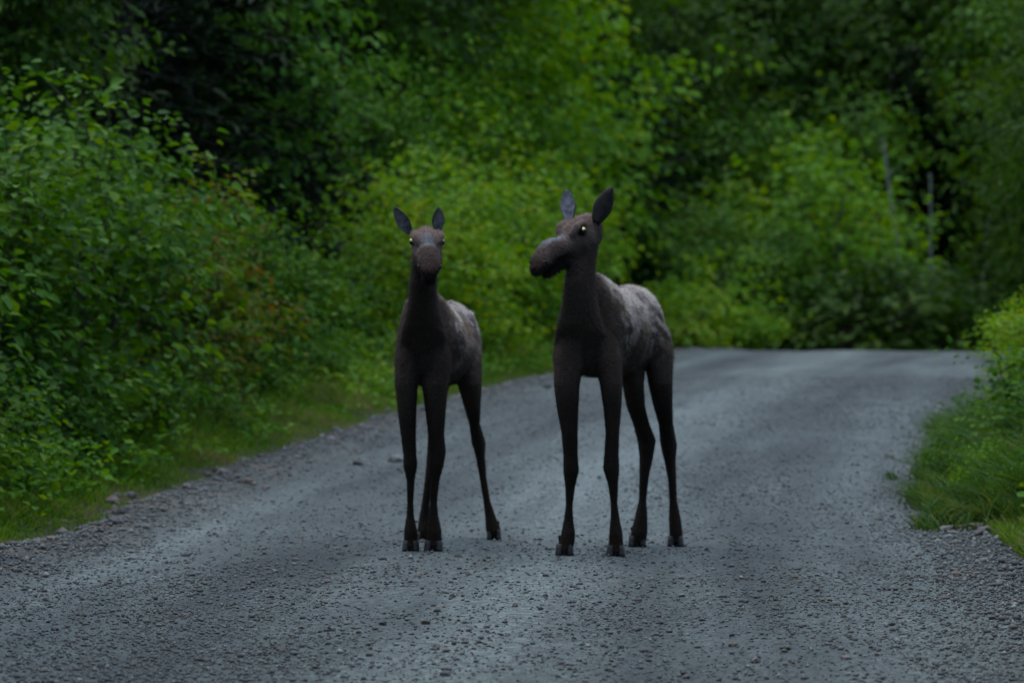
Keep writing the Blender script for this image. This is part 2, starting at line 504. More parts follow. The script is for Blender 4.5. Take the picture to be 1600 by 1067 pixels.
def build_gravel():
    n = 110000
    y = 11.5 + 34 * RNG.random(n * 3) ** 1.7
    k = np.clip(np.searchsorted(LINE[:, 1], y), 0, len(LINE) - 1)
    lat = RNG.uniform(-3.2, 3.2, n * 3)
    dens = 0.35 + 0.65 * sstep(.42, .6, fbm(lat * .8 + 3, ARC[k] * .35, 5.0, 3))
    a = np.abs(lat)
    dens *= 1 - 0.6 * np.exp(-((a - .2) / .5)**2)
    dens += 0.35 * sstep(2.2, 2.8, a)
    keep = np.nonzero(RNG.random(n * 3) < dens)[0][:n]
    k, lat = k[keep], lat[keep]; n = len(keep)
    j = RNG.uniform(-.06, .06, n)
    x = LINE[k, 0] + NRM[k, 0] * lat + TAN[k, 0] * j; yy = LINE[k, 1] + NRM[k, 1] * lat + TAN[k, 1] * j
    z = road_z(lat, ARC[k] + j, LZ[k])
    s = np.clip(np.exp(RNG.normal(math.log(.0052), .5, n)), .003, .02) * (1 + .7 * sstep(2.3, 2.9, np.abs(lat)))
    base = np.array([(1,0,0), (-1,0,0), (0,1,0), (0,-1,0), (0,0,1), (0,0,-1)], float)
    fac = np.array([(0,2,4), (2,1,4), (1,3,4), (3,0,4), (2,0,5), (1,2,5), (3,1,5), (0,3,5)])
    v = base[None] * RNG.uniform(.65, 1.3, (n, 6, 1)) + RNG.normal(0, .18, (n, 6, 3))
    v[:, :, 2] *= .75
    th = RNG.uniform(0, 6.28, n); c, sn = np.cos(th)[:, None], np.sin(th)[:, None]
    vx = v[:, :, 0] * c - v[:, :, 1] * sn; vy = v[:, :, 0] * sn + v[:, :, 1] * c
    v = np.stack([vx, vy, v[:, :, 2]], -1) * s[:, None, None] + np.stack([x, yy, z + s * .3], 1)[:, None]
    f = (fac[None] + 6 * np.arange(n)[:, None, None]).reshape(-1, 3)
    o = link('loose_gravel', np_mesh('loose_gravel', v.reshape(-1, 3), f), None, M['gravel'])
    tag(o, 'loose grey gravel chips scattered over the road', 'gravel', kind='stuff')
build_gravel()

# ------------------------------------------------------------------ foliage prototypes
def leaf_arrays(p, nrm, direc, L, W):
    n = len(p)
    nrm = norm(nrm)
    t = norm(direc - nrm * (direc * nrm).sum(1, keepdims=True))
    b = np.cross(nrm, t)
    L = L[:, None]; W = W[:, None]
    v = np.empty((n, 6, 3))
    v[:, 0] = p
    v[:, 1] = p + .30 * L * t + .46 * W * b + .10 * W * nrm
    v[:, 2] = p + .66 * L * t + .36 * W * b + .04 * W * nrm
    v[:, 3] = p + L * t - .16 * L * nrm
    v[:, 4] = p + .66 * L * t - .36 * W * b + .04 * W * nrm
    v[:, 5] = p + .30 * L * t - .46 * W * b + .10 * W * nrm
    fac = np.array([(0, 1, 2, 3), (0, 3, 4, 5)])
    f = (fac[None] + 6 * np.arange(n)[:, None, None]).reshape(-1, 4)
    return v.reshape(-1, 3), f

def tube(V, F, pts, rad, seg=6):
    pts = [Vector(p) for p in pts]
    base0 = len(V)
    for i, p in enumerate(pts):
        d = (pts[min(i+1, len(pts)-1)] - pts[max(i-1, 0)]).normalized()
        u = d.orthogonal().normalized(); w = d.cross(u)
        for j in range(seg):
            a = 2 * math.pi * j / seg
            V.append(tuple(p + (u * math.cos(a) + w * math.sin(a)) * rad[i]))
    for i in range(len(pts) - 1):
        for j in range(seg):
            a = base0 + i*seg + j; b = base0 + i*seg + (j+1) % seg
            F.append((a, b, b + seg, a + seg))

def make_broadleaf(seed, H, Rr, z0, limbs, clumps, leaves, leaf, stems=1, r0=.09, flat=.55, open_=1.0):
    """a tree or shrub of height H, crown radius Rr from height z0 up; returns (trunk mesh, crown mesh)"""
    rg = np.random.default_rng(seed); rr = random.Random(seed)
    V, F = [], []
    P_, N_, D_ = [], [], []
    cz, hz = (H + z0) / 2, (H - z0) / 2
    stem_pts = []
    for s in range(stems):
        a = rr.uniform(0, 6.28)
        lean = (0.12 if stems == 1 else 0.45) * Rr
        top = Vector((math.cos(a) * lean, math.sin(a) * lean, H * rr.uniform(.82, .95)))
        b0 = Vector((math.cos(a) * .12 * (stems > 1), math.sin(a) * .12 * (stems > 1), -0.25))
        pts = []
        for i in range(8):
            t = i / 7
            q = b0.lerp(top, t)
            q += Vector((rr.gauss(0, 1), rr.gauss(0, 1), 0)) * 0.025 * H * math.sin(math.pi * t)
            pts.append(q)
        rs = r0 / (1 if stems == 1 else 2.2)
        tube(V, F, pts, [rs * (1.25 if i == 0 else 1 - .9 * i / 7) for i in range(8)], 7)
        stem_pts.append(pts)
    for i in range(limbs):
        # limb tip inside an uneven envelope
        u = rg.normal(size=3); u /= np.linalg.norm(u)
        rad = rg.uniform(.35, 1.0) ** .5
        lob = .55 + .85 * vnoise(u[0] * 1.7 + seed * 3.1, u[1] * 1.7 + 7, u[2] * 1.7 + 3)
        tip = np.array([u[0] * Rr * rad * lob, u[1] * Rr * rad * lob, cz + u[2] * hz * rad * min(lob, 1.2)])
        tip[2] = max(tip[2], z0 * .9 + .1)
        sp = stem_pts[i % stems]
        tz = max(0.1, (tip[2] - rr.uniform(.15, .4) * H * .6) / H)
        kk = min(max(tz * 7, 0.3), 6.8); k0 = int(kk)
        st = sp[k0].lerp(sp[k0 + 1], kk - k0)
        tv = Vector(tip)
        mid = st.lerp(tv, .5) + Vector((0, 0, .08 * (tv - st).length))
        r1 = r0 * .35 * (1 - .6 * tz)
        tube(V, F, [st, mid, tv], [r1, r1 * .6, r1 * .2], 4)
        # clumps of leaves along the outer half of the limb
        for c in range(clumps):
            t = rg.uniform(.35, 1.08)
            q = np.array(st) * (1 - t) + tip * t
            sc = .22 * Rr * open_ * (.5 + .7 * t)
            q = q + rg.normal(size=3) * np.array([sc, sc, sc * flat])
            q[2] = max(q[2], z0 * .8 + .05)
            m = max(3, int(leaves * rg.uniform(.6, 1.4)))
            cs = leaf * rg.uniform(1.0, 2.1)
            pp = q + rg.normal(size=(m, 3)) * np.array([cs, cs, cs * .55])
            outw = np.array([q[0], q[1], 0.3 * (q[2] - cz)]) / max(Rr, .1)
            nn = np.array([0, 0, 1.0]) + .55 * outw + rg.normal(size=(m, 3)) * .45
            dd = norm(pp - q) + outw * .7 + np.array([0, 0, -.35]) + rg.normal(size=(m, 3)) * .3
            P_.append(pp); N_.append(nn); D_.append(dd)
    P_, N_, D_ = np.concatenate(P_), np.concatenate(N_), np.concatenate(D_)
    L = leaf * rg.uniform(.7, 1.3, len(P_))
    v, f = leaf_arrays(P_, N_, D_, L, L * rg.uniform(.6, .85, len(P_)))
    return np_mesh('trunk', np.array(V), np.array(F), True), np_mesh('crown', v, f)

def make_fir(seed, H, Rr, z0=.3, step=.26):
    rg = np.random.default_rng(seed); rr = random.Random(seed)
    V, F = [], []
    tube(V, F, [(rr.gauss(0,.03), rr.gauss(0,.03), z) for z in np.linspace(-.3, H, 9)], list(np.linspace(.035 * H ** .75, .012, 9)), 7)
    vs, fs = [], []
    P_, N_, D_, Ls = [], [], [], []
    z = z0
    while z < H - .15:
        rad = Rr * (1 - z / H) ** .8 + .08
        nb = rr.randint(5, 7)
        a0 = rr.uniform(0, 6.28)
        for j in range(nb):
            a = a0 + j * 6.283 / nb + rr.gauss(0, .15)
            Lb = rad * rr.uniform(.7, 1.15)
            dr = rr.uniform(.12, .38)
            st = np.array([0, 0, z + rr.gauss(0, .06)])
            di = np.array([math.cos(a), math.sin(a), -dr]); di /= np.linalg.norm(di)
            side = np.array([-math.sin(a), math.cos(a), 0])
            tube(V, F, [st, st + di * Lb * .5 + np.array([0,0,-.03]), st + di * Lb + np.array([0, 0, .06 * Lb])], [.018 * Lb + .006, .01 * Lb + .004, .003], 3)
            m = int(26 * Lb / .9) + 8
            t = rg.uniform(.12, 1.02, m)
            sgn = rg.choice([-1, 1], m)
            p = st + di * (Lb * t)[:, None] + np.array([0, 0, .06]) * (t**2 * Lb)[:, None]
            tw = .42 * Lb * (1.05 - t) + .08
            off = rg.uniform(0, .75, m) * tw
            dd = side * sgn[:, None] + di * .9 + rg.normal(size=(m, 3)) * .16 + np.array([0, 0, -.12])
            P_.append(p + norm(dd) * off[:, None]); D_.append(dd)
            N_.append(np.array([0, 0, 1.0]) + rg.normal(size=(m, 3)) * .35)
            Ls.append(np.full(m, .17) + rg.uniform(0, .09, m))
        z += step * rr.uniform(.7, 1.2)
    P_, N_, D_, Ls = map(np.concatenate, (P_, N_, D_, Ls))
    v, f = leaf_arrays(P_, N_, D_, Ls, Ls * .34)
    return np_mesh('trunk', np.array(V), np.array(F), True), np_mesh('crown', v, f)

SHRUB = [make_broadleaf(100 + i, 3.0, 1.35, .05, 44, 11, 9, .098, stems=6, r0=.055, flat=.6, open_=.68) for i in range(5)]
LOWSH = [make_broadleaf(140 + i, 1.5, .95, .02, 24, 9, 9, .095, stems=5, r0=.04, flat=.6) for i in range(3)]
TREE = [make_broadleaf(200 + i, 9.0, 2.5, 1.6, 78, 12, 11, .165, stems=1, r0=.13, flat=.4, open_=.75) for i in range(4)]
MAPLE = [make_broadleaf(260 + i, 7.0, 2.0, 2.4, 44, 10, 9, .16, stems=1, r0=.10, flat=.4, open_=1.1) for i in range(2)]
FIR = [make_fir(300 + i, 8.0, 1.9) for i in range(3)]
PROTO = {'shrub': SHRUB, 'low': LOWSH, 'tree': TREE, 'maple': MAPLE, 'fir': FIR}
HEIGHT = {'shrub': 3.0, 'low': 1.5, 'tree': 9.0, 'maple': 7.0, 'fir': 8.0}
NAME = {'shrub': 'leafy_shrub', 'low': 'low_shrub', 'tree': 'hardwood_tree', 'maple': 'maple_tree', 'fir': 'fir_tree'}
CATS = {'shrub': 'shrub', 'low': 'shrub', 'tree': 'tree', 'maple': 'tree', 'fir': 'tree'}

def plant(kind, x, y, h, leaf, label, group=None, var=0, wide=1.0, rot=None, bark='bark'):
    tm, cm = PROTO[kind][var % len(PROTO[kind])]
    s = h / HEIGHT[kind]
    root = empty(NAME[kind], (x, y, ground(x, y)))
    root.rotation_euler = (0, 0, random.uniform(0, 6.28) if rot is None else rot)
    root.scale = (s * wide, s * wide, s)
    tag(root, label, CATS[kind], group)
    for me, nm, mt in ((tm, 'trunk', M[bark]), (cm, 'crown', M[leaf])):
        o = bpy.data.objects.new(nm, me)
        COL.objects.link(o)
        if len(me.materials) == 0:
            me.materials.append(mt)
        o.material_slots[0].link = 'OBJECT'
        o.material_slots[0].material = mt
        o.parent = root
    return root

ORD = ['first','second','third','fourth','fifth','sixth','seventh','eighth','ninth','tenth','eleventh','twelfth']
def at(px, d):
    return wx(px, d), d

# left bank, from near to far
LB = 'young shrubs along the left verge'
for i, (px, d, h, w, lf) in enumerate([
        (-150, 23.5, 3.1, 1.0, 'leaf_mid'), (5, 26.5, 3.0, 1.0, 'leaf_mid'), (130, 28.3, 3.5, 1.0, 'leaf_mid'), (235, 31.0, 2.9, .95, 'leaf_mid'),
        (335, 33.0, 2.6, .95, 'leaf_red'), (415, 35.5, 2.5, 1.0, 'leaf_mid'), (490, 38.5, 1.9, 1.15, 'leaf_mid'), (560, 41.5, 2.0, 1.1, 'leaf_mid'),
        (50, 31.0, 3.7, 1.0, 'leaf_mid'), (190, 34.0, 3.1, .95, 'leaf_mid'), (300, 36.5, 2.7, .9, 'leaf_mid')]):
    x, y = at(px, d); x -= .38
    plant('shrub', x, y, h, lf, ('leafy green shrub on the left bank, %s along the verge from the yellow green shrubs' % ORD[max(7 - i, 0)] if i < 8 else 'taller leafy shrub in the second row of the left bank, %s from the maple' % ORD[10 - i]) if lf == 'leaf_mid' else 'shrub with reddish young leaves on the left bank',
          LB if lf == 'leaf_mid' else None, i, w)
YB = 'yellow green shrubs where the left bank nears the crest'
for i, (px, d, h, w) in enumerate([(615, 45, 3.0, 1.05), (680, 48, 3.3, 1.0), (735, 46.5, 2.3, 1.0), (770, 51, 3.4, 1.0), (830, 53, 3.2, 1.0), (845, 57, 3.6, 1.0), (905, 60, 2.6, 1.0), (700, 53, 4.2, 1.1)]):
    x, y = at(px, d)
    plant('shrub', x, y, h, 'leaf_fresh' if i in (1, 4, 6) else 'leaf_yellow', ('leafy fresh green' if i in (1, 4, 6) else 'bright yellow green') + ' shrub behind the two moose, %s along the bank from the crest' % ORD[7 - i], YB, i + 2, w)
for i, (px, d, h, lf) in enumerate([(35, 24.2, 1.0, 'leaf_mid'), (140, 26.4, 1.0, 'leaf_mid'), (255, 29.2, .9, 'leaf_mid'), (350, 31.3, .9, 'leaf_mid'), (440, 34.2, .8, 'leaf_mid'),
                                    (510, 37, .8, 'leaf_mid'), (575, 40, .8, 'leaf_yellow'), (630, 42.5, .8, 'leaf_yellow'), (-60, 22.2, 1.0, 'leaf_mid')]):
    x, y = at(px, d); x -= .32
    plant('low', x, y, h, lf, 'low bushy plant under the left shrubs, %s down the verge from the crest' % ORD[{0:7,8:8}.get(i, 7 - i)], 'low plants at the foot of the left bank', i, 1.1)

# taller things behind the left bank
x, y = at(-10, 34); plant('tree', x, y, 7.5, 'leaf_dark', 'dark leafy tree rising over the left bank shrubs', None, 0, .8)
x, y = at(405, 43); plant('maple', x, y, 7.4, 'leaf_maple', 'young maple with big drooping leaves above the dark fir gap', None, 0, .75)
for px, d, h, lf, lb in ((648, 54, 5.6, 'leaf_fresh', 'slender sapling rising out of the yellow green shrubs behind the smaller moose'), (772, 59, 6.0, 'leaf_fresh', 'leafy sapling between the heads of the two moose'),
                         (1130, 82, 7.0, 'leaf_mid', 'loose sapling behind the short pale stem'), (1335, 87, 8.0, 'leaf_mid', 'loose sapling beside the pale leaning dead trunk'), (560, 50, 4.8, 'leaf_mid', 'thin sapling before the dark fir gap')):
    x, y = at(px, d); plant('maple', x, y, h, lf, lb, None, int(d), .9)
for px, d, h in ((955, 74, 7.5), (1010, 79, 8.0), (205, 39, 8.5), (290, 41, 9.0), (345, 46, 9.0), (430, 44, 5.0), (470, 47, 5.6), (540, 51, 5.0), (585, 57, 6.0)):
    x, y = at(px, d); plant('fir', x, y, h, 'needle', 'dark fir in the shadowed gap of the left forest' if px < 700 else 'dark fir in the gap behind the ears of the larger moose', 'firs in the left forest gap' if px < 700 else 'firs behind the larger moose', int(px) % 3, 1.0)
for i, (px, d, h, lf, w) in enumerate([(610, 62, 10.5, 'leaf_fresh', 1.0), (705, 60, 11, 'leaf_fresh', .95), (800, 66, 11, 'leaf_fresh', 1.0), (885, 73, 10.5, 'leaf_dark', .8), (520, 70, 12, 'leaf_dark', 1.0)]):
    x, y = at(px, d); plant('tree', x, y, h, lf, 'tall leafy hardwood above the yellow green shrubs, %s from the maple' % ORD[[1,2,3,4,0][i]], 'hardwoods above the left bank', i, w)

# beyond the crest
for i, (px, d, h, lf, w) in enumerate([(1180, 76, 3.6, 'leaf_mid', 1.3), (1100, 77, 4.0, 'leaf_mid', 1.2),
                                    (1275, 79, 5.6, 'leaf_fresh', 1.15), (1340, 82, 4.4, 'leaf_mid', 1.1), (1230, 83, 6.4, 'leaf_fresh', 1.1), (1020, 74, 3.6, 'leaf_mid', 1.1)]):
    x, y = at(px, d)
    plant('shrub', x, y, h + (-ground(x, y) if ground(x, y) < 0 else 0), lf,
          'spreading green shrub beyond the crest, %s in from the short pale stem' % ORD[i],
          'shrubs beyond the crest', i, w)
for i, (px, d, h, w, v) in enumerate([(1072, 68, 1.5, 1.5, 0), (1118, 70, 2.3, .9, 1), (1160, 69.5, 1.2, 1.3, 2)]):
    x, y = at(px, d)
    plant('low', x, y, h, 'leaf_yellow', 'low yellow green bush just behind the crest, %s from the larger moose' % ORD[i], 'low bushes at the crest', v, w)
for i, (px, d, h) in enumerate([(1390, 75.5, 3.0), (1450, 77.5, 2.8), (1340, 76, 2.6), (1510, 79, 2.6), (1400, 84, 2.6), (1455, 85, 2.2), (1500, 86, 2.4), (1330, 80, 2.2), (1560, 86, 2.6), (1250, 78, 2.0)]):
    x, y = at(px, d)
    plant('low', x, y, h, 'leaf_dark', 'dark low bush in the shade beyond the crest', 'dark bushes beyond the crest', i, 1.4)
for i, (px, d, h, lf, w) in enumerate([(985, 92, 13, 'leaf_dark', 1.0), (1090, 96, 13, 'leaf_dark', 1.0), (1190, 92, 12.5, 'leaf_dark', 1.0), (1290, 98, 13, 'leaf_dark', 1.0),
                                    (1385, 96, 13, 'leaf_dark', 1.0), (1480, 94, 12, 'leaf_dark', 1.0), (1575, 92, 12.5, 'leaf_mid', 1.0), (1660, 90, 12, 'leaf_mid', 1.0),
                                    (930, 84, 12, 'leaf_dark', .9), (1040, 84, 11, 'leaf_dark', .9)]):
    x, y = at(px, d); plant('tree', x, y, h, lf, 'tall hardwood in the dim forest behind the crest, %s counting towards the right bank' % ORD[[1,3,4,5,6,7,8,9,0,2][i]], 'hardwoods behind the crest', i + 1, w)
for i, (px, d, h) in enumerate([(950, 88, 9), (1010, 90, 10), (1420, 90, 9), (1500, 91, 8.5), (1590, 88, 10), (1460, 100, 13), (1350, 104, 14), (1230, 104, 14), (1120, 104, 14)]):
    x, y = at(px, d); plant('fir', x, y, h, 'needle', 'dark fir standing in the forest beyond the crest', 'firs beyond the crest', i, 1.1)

# the wood closes behind all that
for row, (d, n) in enumerate(((58, 6), (78, 9), (108, 16), (122, 16))):
    for i in range(n):
        if row == 0: px = -250 + i * 150
        elif row == 1: px = -250 + i * 125
        else: px = -150 + i * 125
        px += random.uniform(-40, 40); dd = d + random.uniform(-4, 4)
        x, y = at(px, dd)
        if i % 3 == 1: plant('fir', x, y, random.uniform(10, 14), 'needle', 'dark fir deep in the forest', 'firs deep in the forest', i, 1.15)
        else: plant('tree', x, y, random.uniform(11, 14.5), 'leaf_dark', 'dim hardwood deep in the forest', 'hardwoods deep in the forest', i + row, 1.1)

# right side
x, y = at(1625, 31.5); plant('shrub', x, y, 1.3, 'leaf_yellow', 'yellow green bush hanging over the right edge of the road', None, 1, 1.15)
x, y = at(1610, 36); plant('shrub', x, y, 1.25, 'leaf_yellow', 'bush behind the overhanging one at the right bend', None, 3, 1.0)
x, y = at(1600, 27.5); plant('low', x, y, 1.1, 'leaf_mid', 'low bush rising out of the tall grass on the right', None, 1, 1.0)
for i, (px, d, h) in enumerate([(1640, 62, 7), (1680, 52, 7), (1640, 76, 9), (1720, 44, 6)]):
    x, y = at(px, d); plant('tree', x, y, h, 'leaf_dark', 'dark leafy tree on the right side of the bend', 'trees on the right side of the bend', i, .8)

for i in range(26):  # unseen trees added beside the near road to block low sky light
    y = -38 + (i // 2) * 4.6
    sgn = -1 if i % 2 else 1
    lat0 = random.uniform(6.5, 9.5)
    k_ = int(np.searchsorted(LINE[:, 1], y))
    x = LINE[min(k_, len(LINE)-1), 0] + sgn * lat0
    plant('tree', x, y, random.uniform(10, 13), 'leaf_dark', 'unseen roadside hardwood added to shade the near stretch of the road', 'unseen hardwoods added along the near stretch of the road', i, 1.1)
for i in range(5):  # more unseen trees, added to close off sky light from behind
    plant('tree', -8 + i * 3.4, -40 - random.uniform(0, 4), random.uniform(10, 13), 'leaf_dark', 'unseen hardwood added to shade the near end of the road', 'unseen hardwoods added at the near end of the road', i, 1.2)

for i, (px, d, h, lf) in enumerate([(1545, 24.3, .55, 'leaf_fresh'), (1490, 26.0, .5, 'leaf_mid'), (1590, 22.9, .4, 'leaf_fresh'), (1515, 29.0, .6, 'leaf_mid')]):
    x, y = at(px, d); plant('low', x, y, h, lf, 'leafy weed growing among the tall grass, %s from the flat stones' % ORD[[1, 2, 0, 3][i]], 'weeds in the tall grass on the right', i, .8)

# thin pale dead stems
def dead_stem(px0, py0, px1, py1, d, r, label):
    x, y = at(px1, d)
    g = ground(x, y)
    top = P(px0, py0, d)
    bot = P(px1, py1, d)
    t = (g - .2 - bot.z) / (top.z - bot.z)
    b = bot.lerp(top, t)
    V, F = [], []
    pts = [b.lerp(top, k / 7) - Vector((b.x, b.y, g)) + Vector((random.gauss(0, .015), 0, 0)) for k in range(8)]
    tube(V, F, pts, [r * (1 - .55 * k / 7) for k in range(8)], 8)
    root = empty('dead_trunk', (b.x, b.y, g)); tag(root, label, 'tree trunk')
    link('trunk', np_mesh('trunk', np.array(V), np.array(F), True), root, M['bark_pale'])
    for k in range(5):
        V, F = [], []
        q = pts[0].lerp(pts[-1], random.uniform(.35, .95)); a = random.uniform(0, 6.28)
        e = q + Vector((math.cos(a), math.sin(a), random.uniform(-.1, .5))) * random.uniform(.2, .5)
        tube(V, F, [q, q.lerp(e, .5) + Vector((0, 0, .03)), e], [r * .3, r * .2, r * .08], 4)
        link('branch_stub', np_mesh('branch_stub', np.array(V), np.array(F), True), root, M['bark_pale'])
dead_stem(1380, 215, 1400, 390, 78.5, .06, 'pale leaning dead trunk without bark, thicker of the bare stems in the forest')
dead_stem(1452, 270, 1456, 440, 80, .048, 'straight grey dead trunk beside the leaning pale one')
dead_stem(1545, 340, 1535, 440, 82, .035, 'thin dim bare stem at the edge of the dark fir wood')
dead_stem(1120, 425, 1132, 500, 74.5, .03, 'short pale greenish stem among the shrubs at the crest')

# ------------------------------------------------------------------ grass
def grass_mesh(x, y, h, lean, seed, w=.006):
    rg = np.random.default_rng(seed)
    n = len(x)
    z = np.maximum(terrain_z(x, y), road_z(*road_coords(x, y))) - .02
    a = rg.uniform(0, 6.28, n)
    b = np.stack([np.cos(a), np.sin(a), np.zeros(n)], 1)
    ld = rg.normal(size=(n, 2)) * .33 + np.asarray(lean)
    ww = (w * rg.uniform(.7, 1.5, n))[:, None]
    base = np.stack([x, y, z], 1)
    v = np.empty((n, 7, 3))
    for i, (t, k) in enumerate(((0, 1.0), (.4, .85), (.75, .55))):
        c = base + np.stack([ld[:, 0] * h * t**2, ld[:, 1] * h * t**2, h * t * (1 - .22 * t)], 1)
        v[:, 2*i] = c - b * ww * k; v[:, 2*i+1] = c + b * ww * k
    v[:, 6] = base + np.stack([ld[:, 0] * h, ld[:, 1] * h, h * .74], 1)
    fac = np.array([(0,1,3), (0,3,2), (2,3,5), (2,5,4), (4,5,6)])
    f = (fac[None] + 7 * np.arange(n)[:, None, None]).reshape(-1, 3)
    return np_mesh('grass', v.reshape(-1, 3), f)

def along(lat, y):
    k = np.clip(np.searchsorted(LINE[:, 1], y), 0, len(LINE) - 1)
    j = RNG.uniform(-.06, .06, len(k))
    return LINE[k, 0] + NRM[k, 0] * lat + TAN[k, 0] * j, LINE[k, 1] + NRM[k, 1] * lat + TAN[k, 1] * j

def build_grass():
    n = 52000
    y = 16 + 46 * RNG.random(n) ** 1.3
    lat = -3.2 - RNG.gamma(2.0, .42, n)
    lat += .7 * (fbm(y * .8, lat * .8, 3.3, 3) - .45)
    x, yy = along(lat, y)
    h = (.06 + .36 * sstep(3.2, 4.6, -lat) * RNG.uniform(.3, 1.4, n)) * (.15 + 1.6 * fbm(x * 1.6, yy * 1.6, 1.0, 4))
    o = link('verge_grass', grass_mesh(x, yy, h, (.1, -.15), 1), None, M['verge'])
    tag(o, 'short green grass on the left verge below the shrubs', 'grass', kind='stuff')
    tu = 620                                            # tufts
    ty = RNG.uniform(22.2, 33, tu)
    tl = 3.0 + np.abs(RNG.normal(0, .75, tu)) - .3 * sstep(.0, 1.0, vnoise(ty * 1.1, 8.2))
    th = (.24 + .34 * sstep(2.9, 3.8, tl)) * RNG.uniform(.55, 1.35, tu)
    tn = RNG.normal(size=(tu, 2)) * .5 + np.array([-.3, -.1])
    tl[:40] -= RNG.uniform(.0, .35, 40); th[:40] *= .5
    who = RNG.integers(0, tu, 17000)
    x, yy = along(tl[who] + RNG.normal(0, .05, len(who)), ty[who] + RNG.normal(0, .07, len(who)))
    o = link('tall_grass', grass_mesh(x, yy, th[who] * RNG.uniform(.5, 1.15, len(who)), tn[who], 2, .0075), None, M['grass'])
    tag(o, 'tall leaning grass clump at the right edge of the road', 'grass', kind='stuff')
    n = 9000
    y = RNG.uniform(17, 22.4, n)
    lat = 3.15 + np.abs(RNG.normal(0, .6, n))
    x, yy = along(lat, y)
    h = .07 + .14 * RNG.random(n)
    o = link('sparse_grass', grass_mesh(x, yy, h, (-.1, -.1), 3), None, M['verge'])
    tag(o, 'short sparse grass below the flat stones on the right', 'grass', kind='stuff')
    # leafy ground cover
    n = 16000
    y = 17 + 44 * RNG.random(n) ** 1.2
    lat = -3.45 - RNG.gamma(2.0, .5, n)
    r = RNG.random(n) < .25
    lat[r] = 3.3 + RNG.gamma(2.0, .4, r.sum()); 
    x, yy = along(lat, y)
    dens = fbm(x * .9, yy * .9, 2.0, 3)
    kp = dens > .42
    x, yy = x[kp], yy[kp]; n = len(x)
    z = terrain_z(x, yy) + RNG.uniform(.02, .42, n) * sstep(.4, .65, dens[kp]) + .02
    p = np.stack([x, yy, z], 1)
    nn = np.array([0, -.2, 1.0]) + RNG.normal(size=(n, 3)) * .4
    L = RNG.uniform(.05, .10, n)
    v, f = leaf_arrays(p, nn, RNG.normal(size=(n, 3)), L, L * .75)
    o = link('ground_cover', np_mesh('ground_cover', v, f), None, M['leaf_fresh'])
    tag(o, 'leafy ground cover spreading under the roadside shrubs', 'ground cover', kind='stuff')
build_grass()

# ------------------------------------------------------------------ moose
def loft(bm, rings, seg=18, taper=None):
    """rings: (center, half-width vector, half-height vector); closed tube"""
    loops = []
    for i, (c, u, v) in enumerate(rings):
        tp = taper[i] if taper else 0.0
        loops.append([bm.verts.new(c + u * math.cos(2*math.pi*j/seg) * (1 - tp * max(0, math.sin(2*math.pi*j/seg))) + v * math.sin(2*math.pi*j/seg)) for j in range(seg)])
    for a, b in zip(loops, loops[1:]):
        for j in range(seg):
            bm.faces.new((a[j], a[(j+1) % seg], b[(j+1) % seg], b[j]))
    for l in (loops[0], loops[-1]):
        bm.faces.new(l)

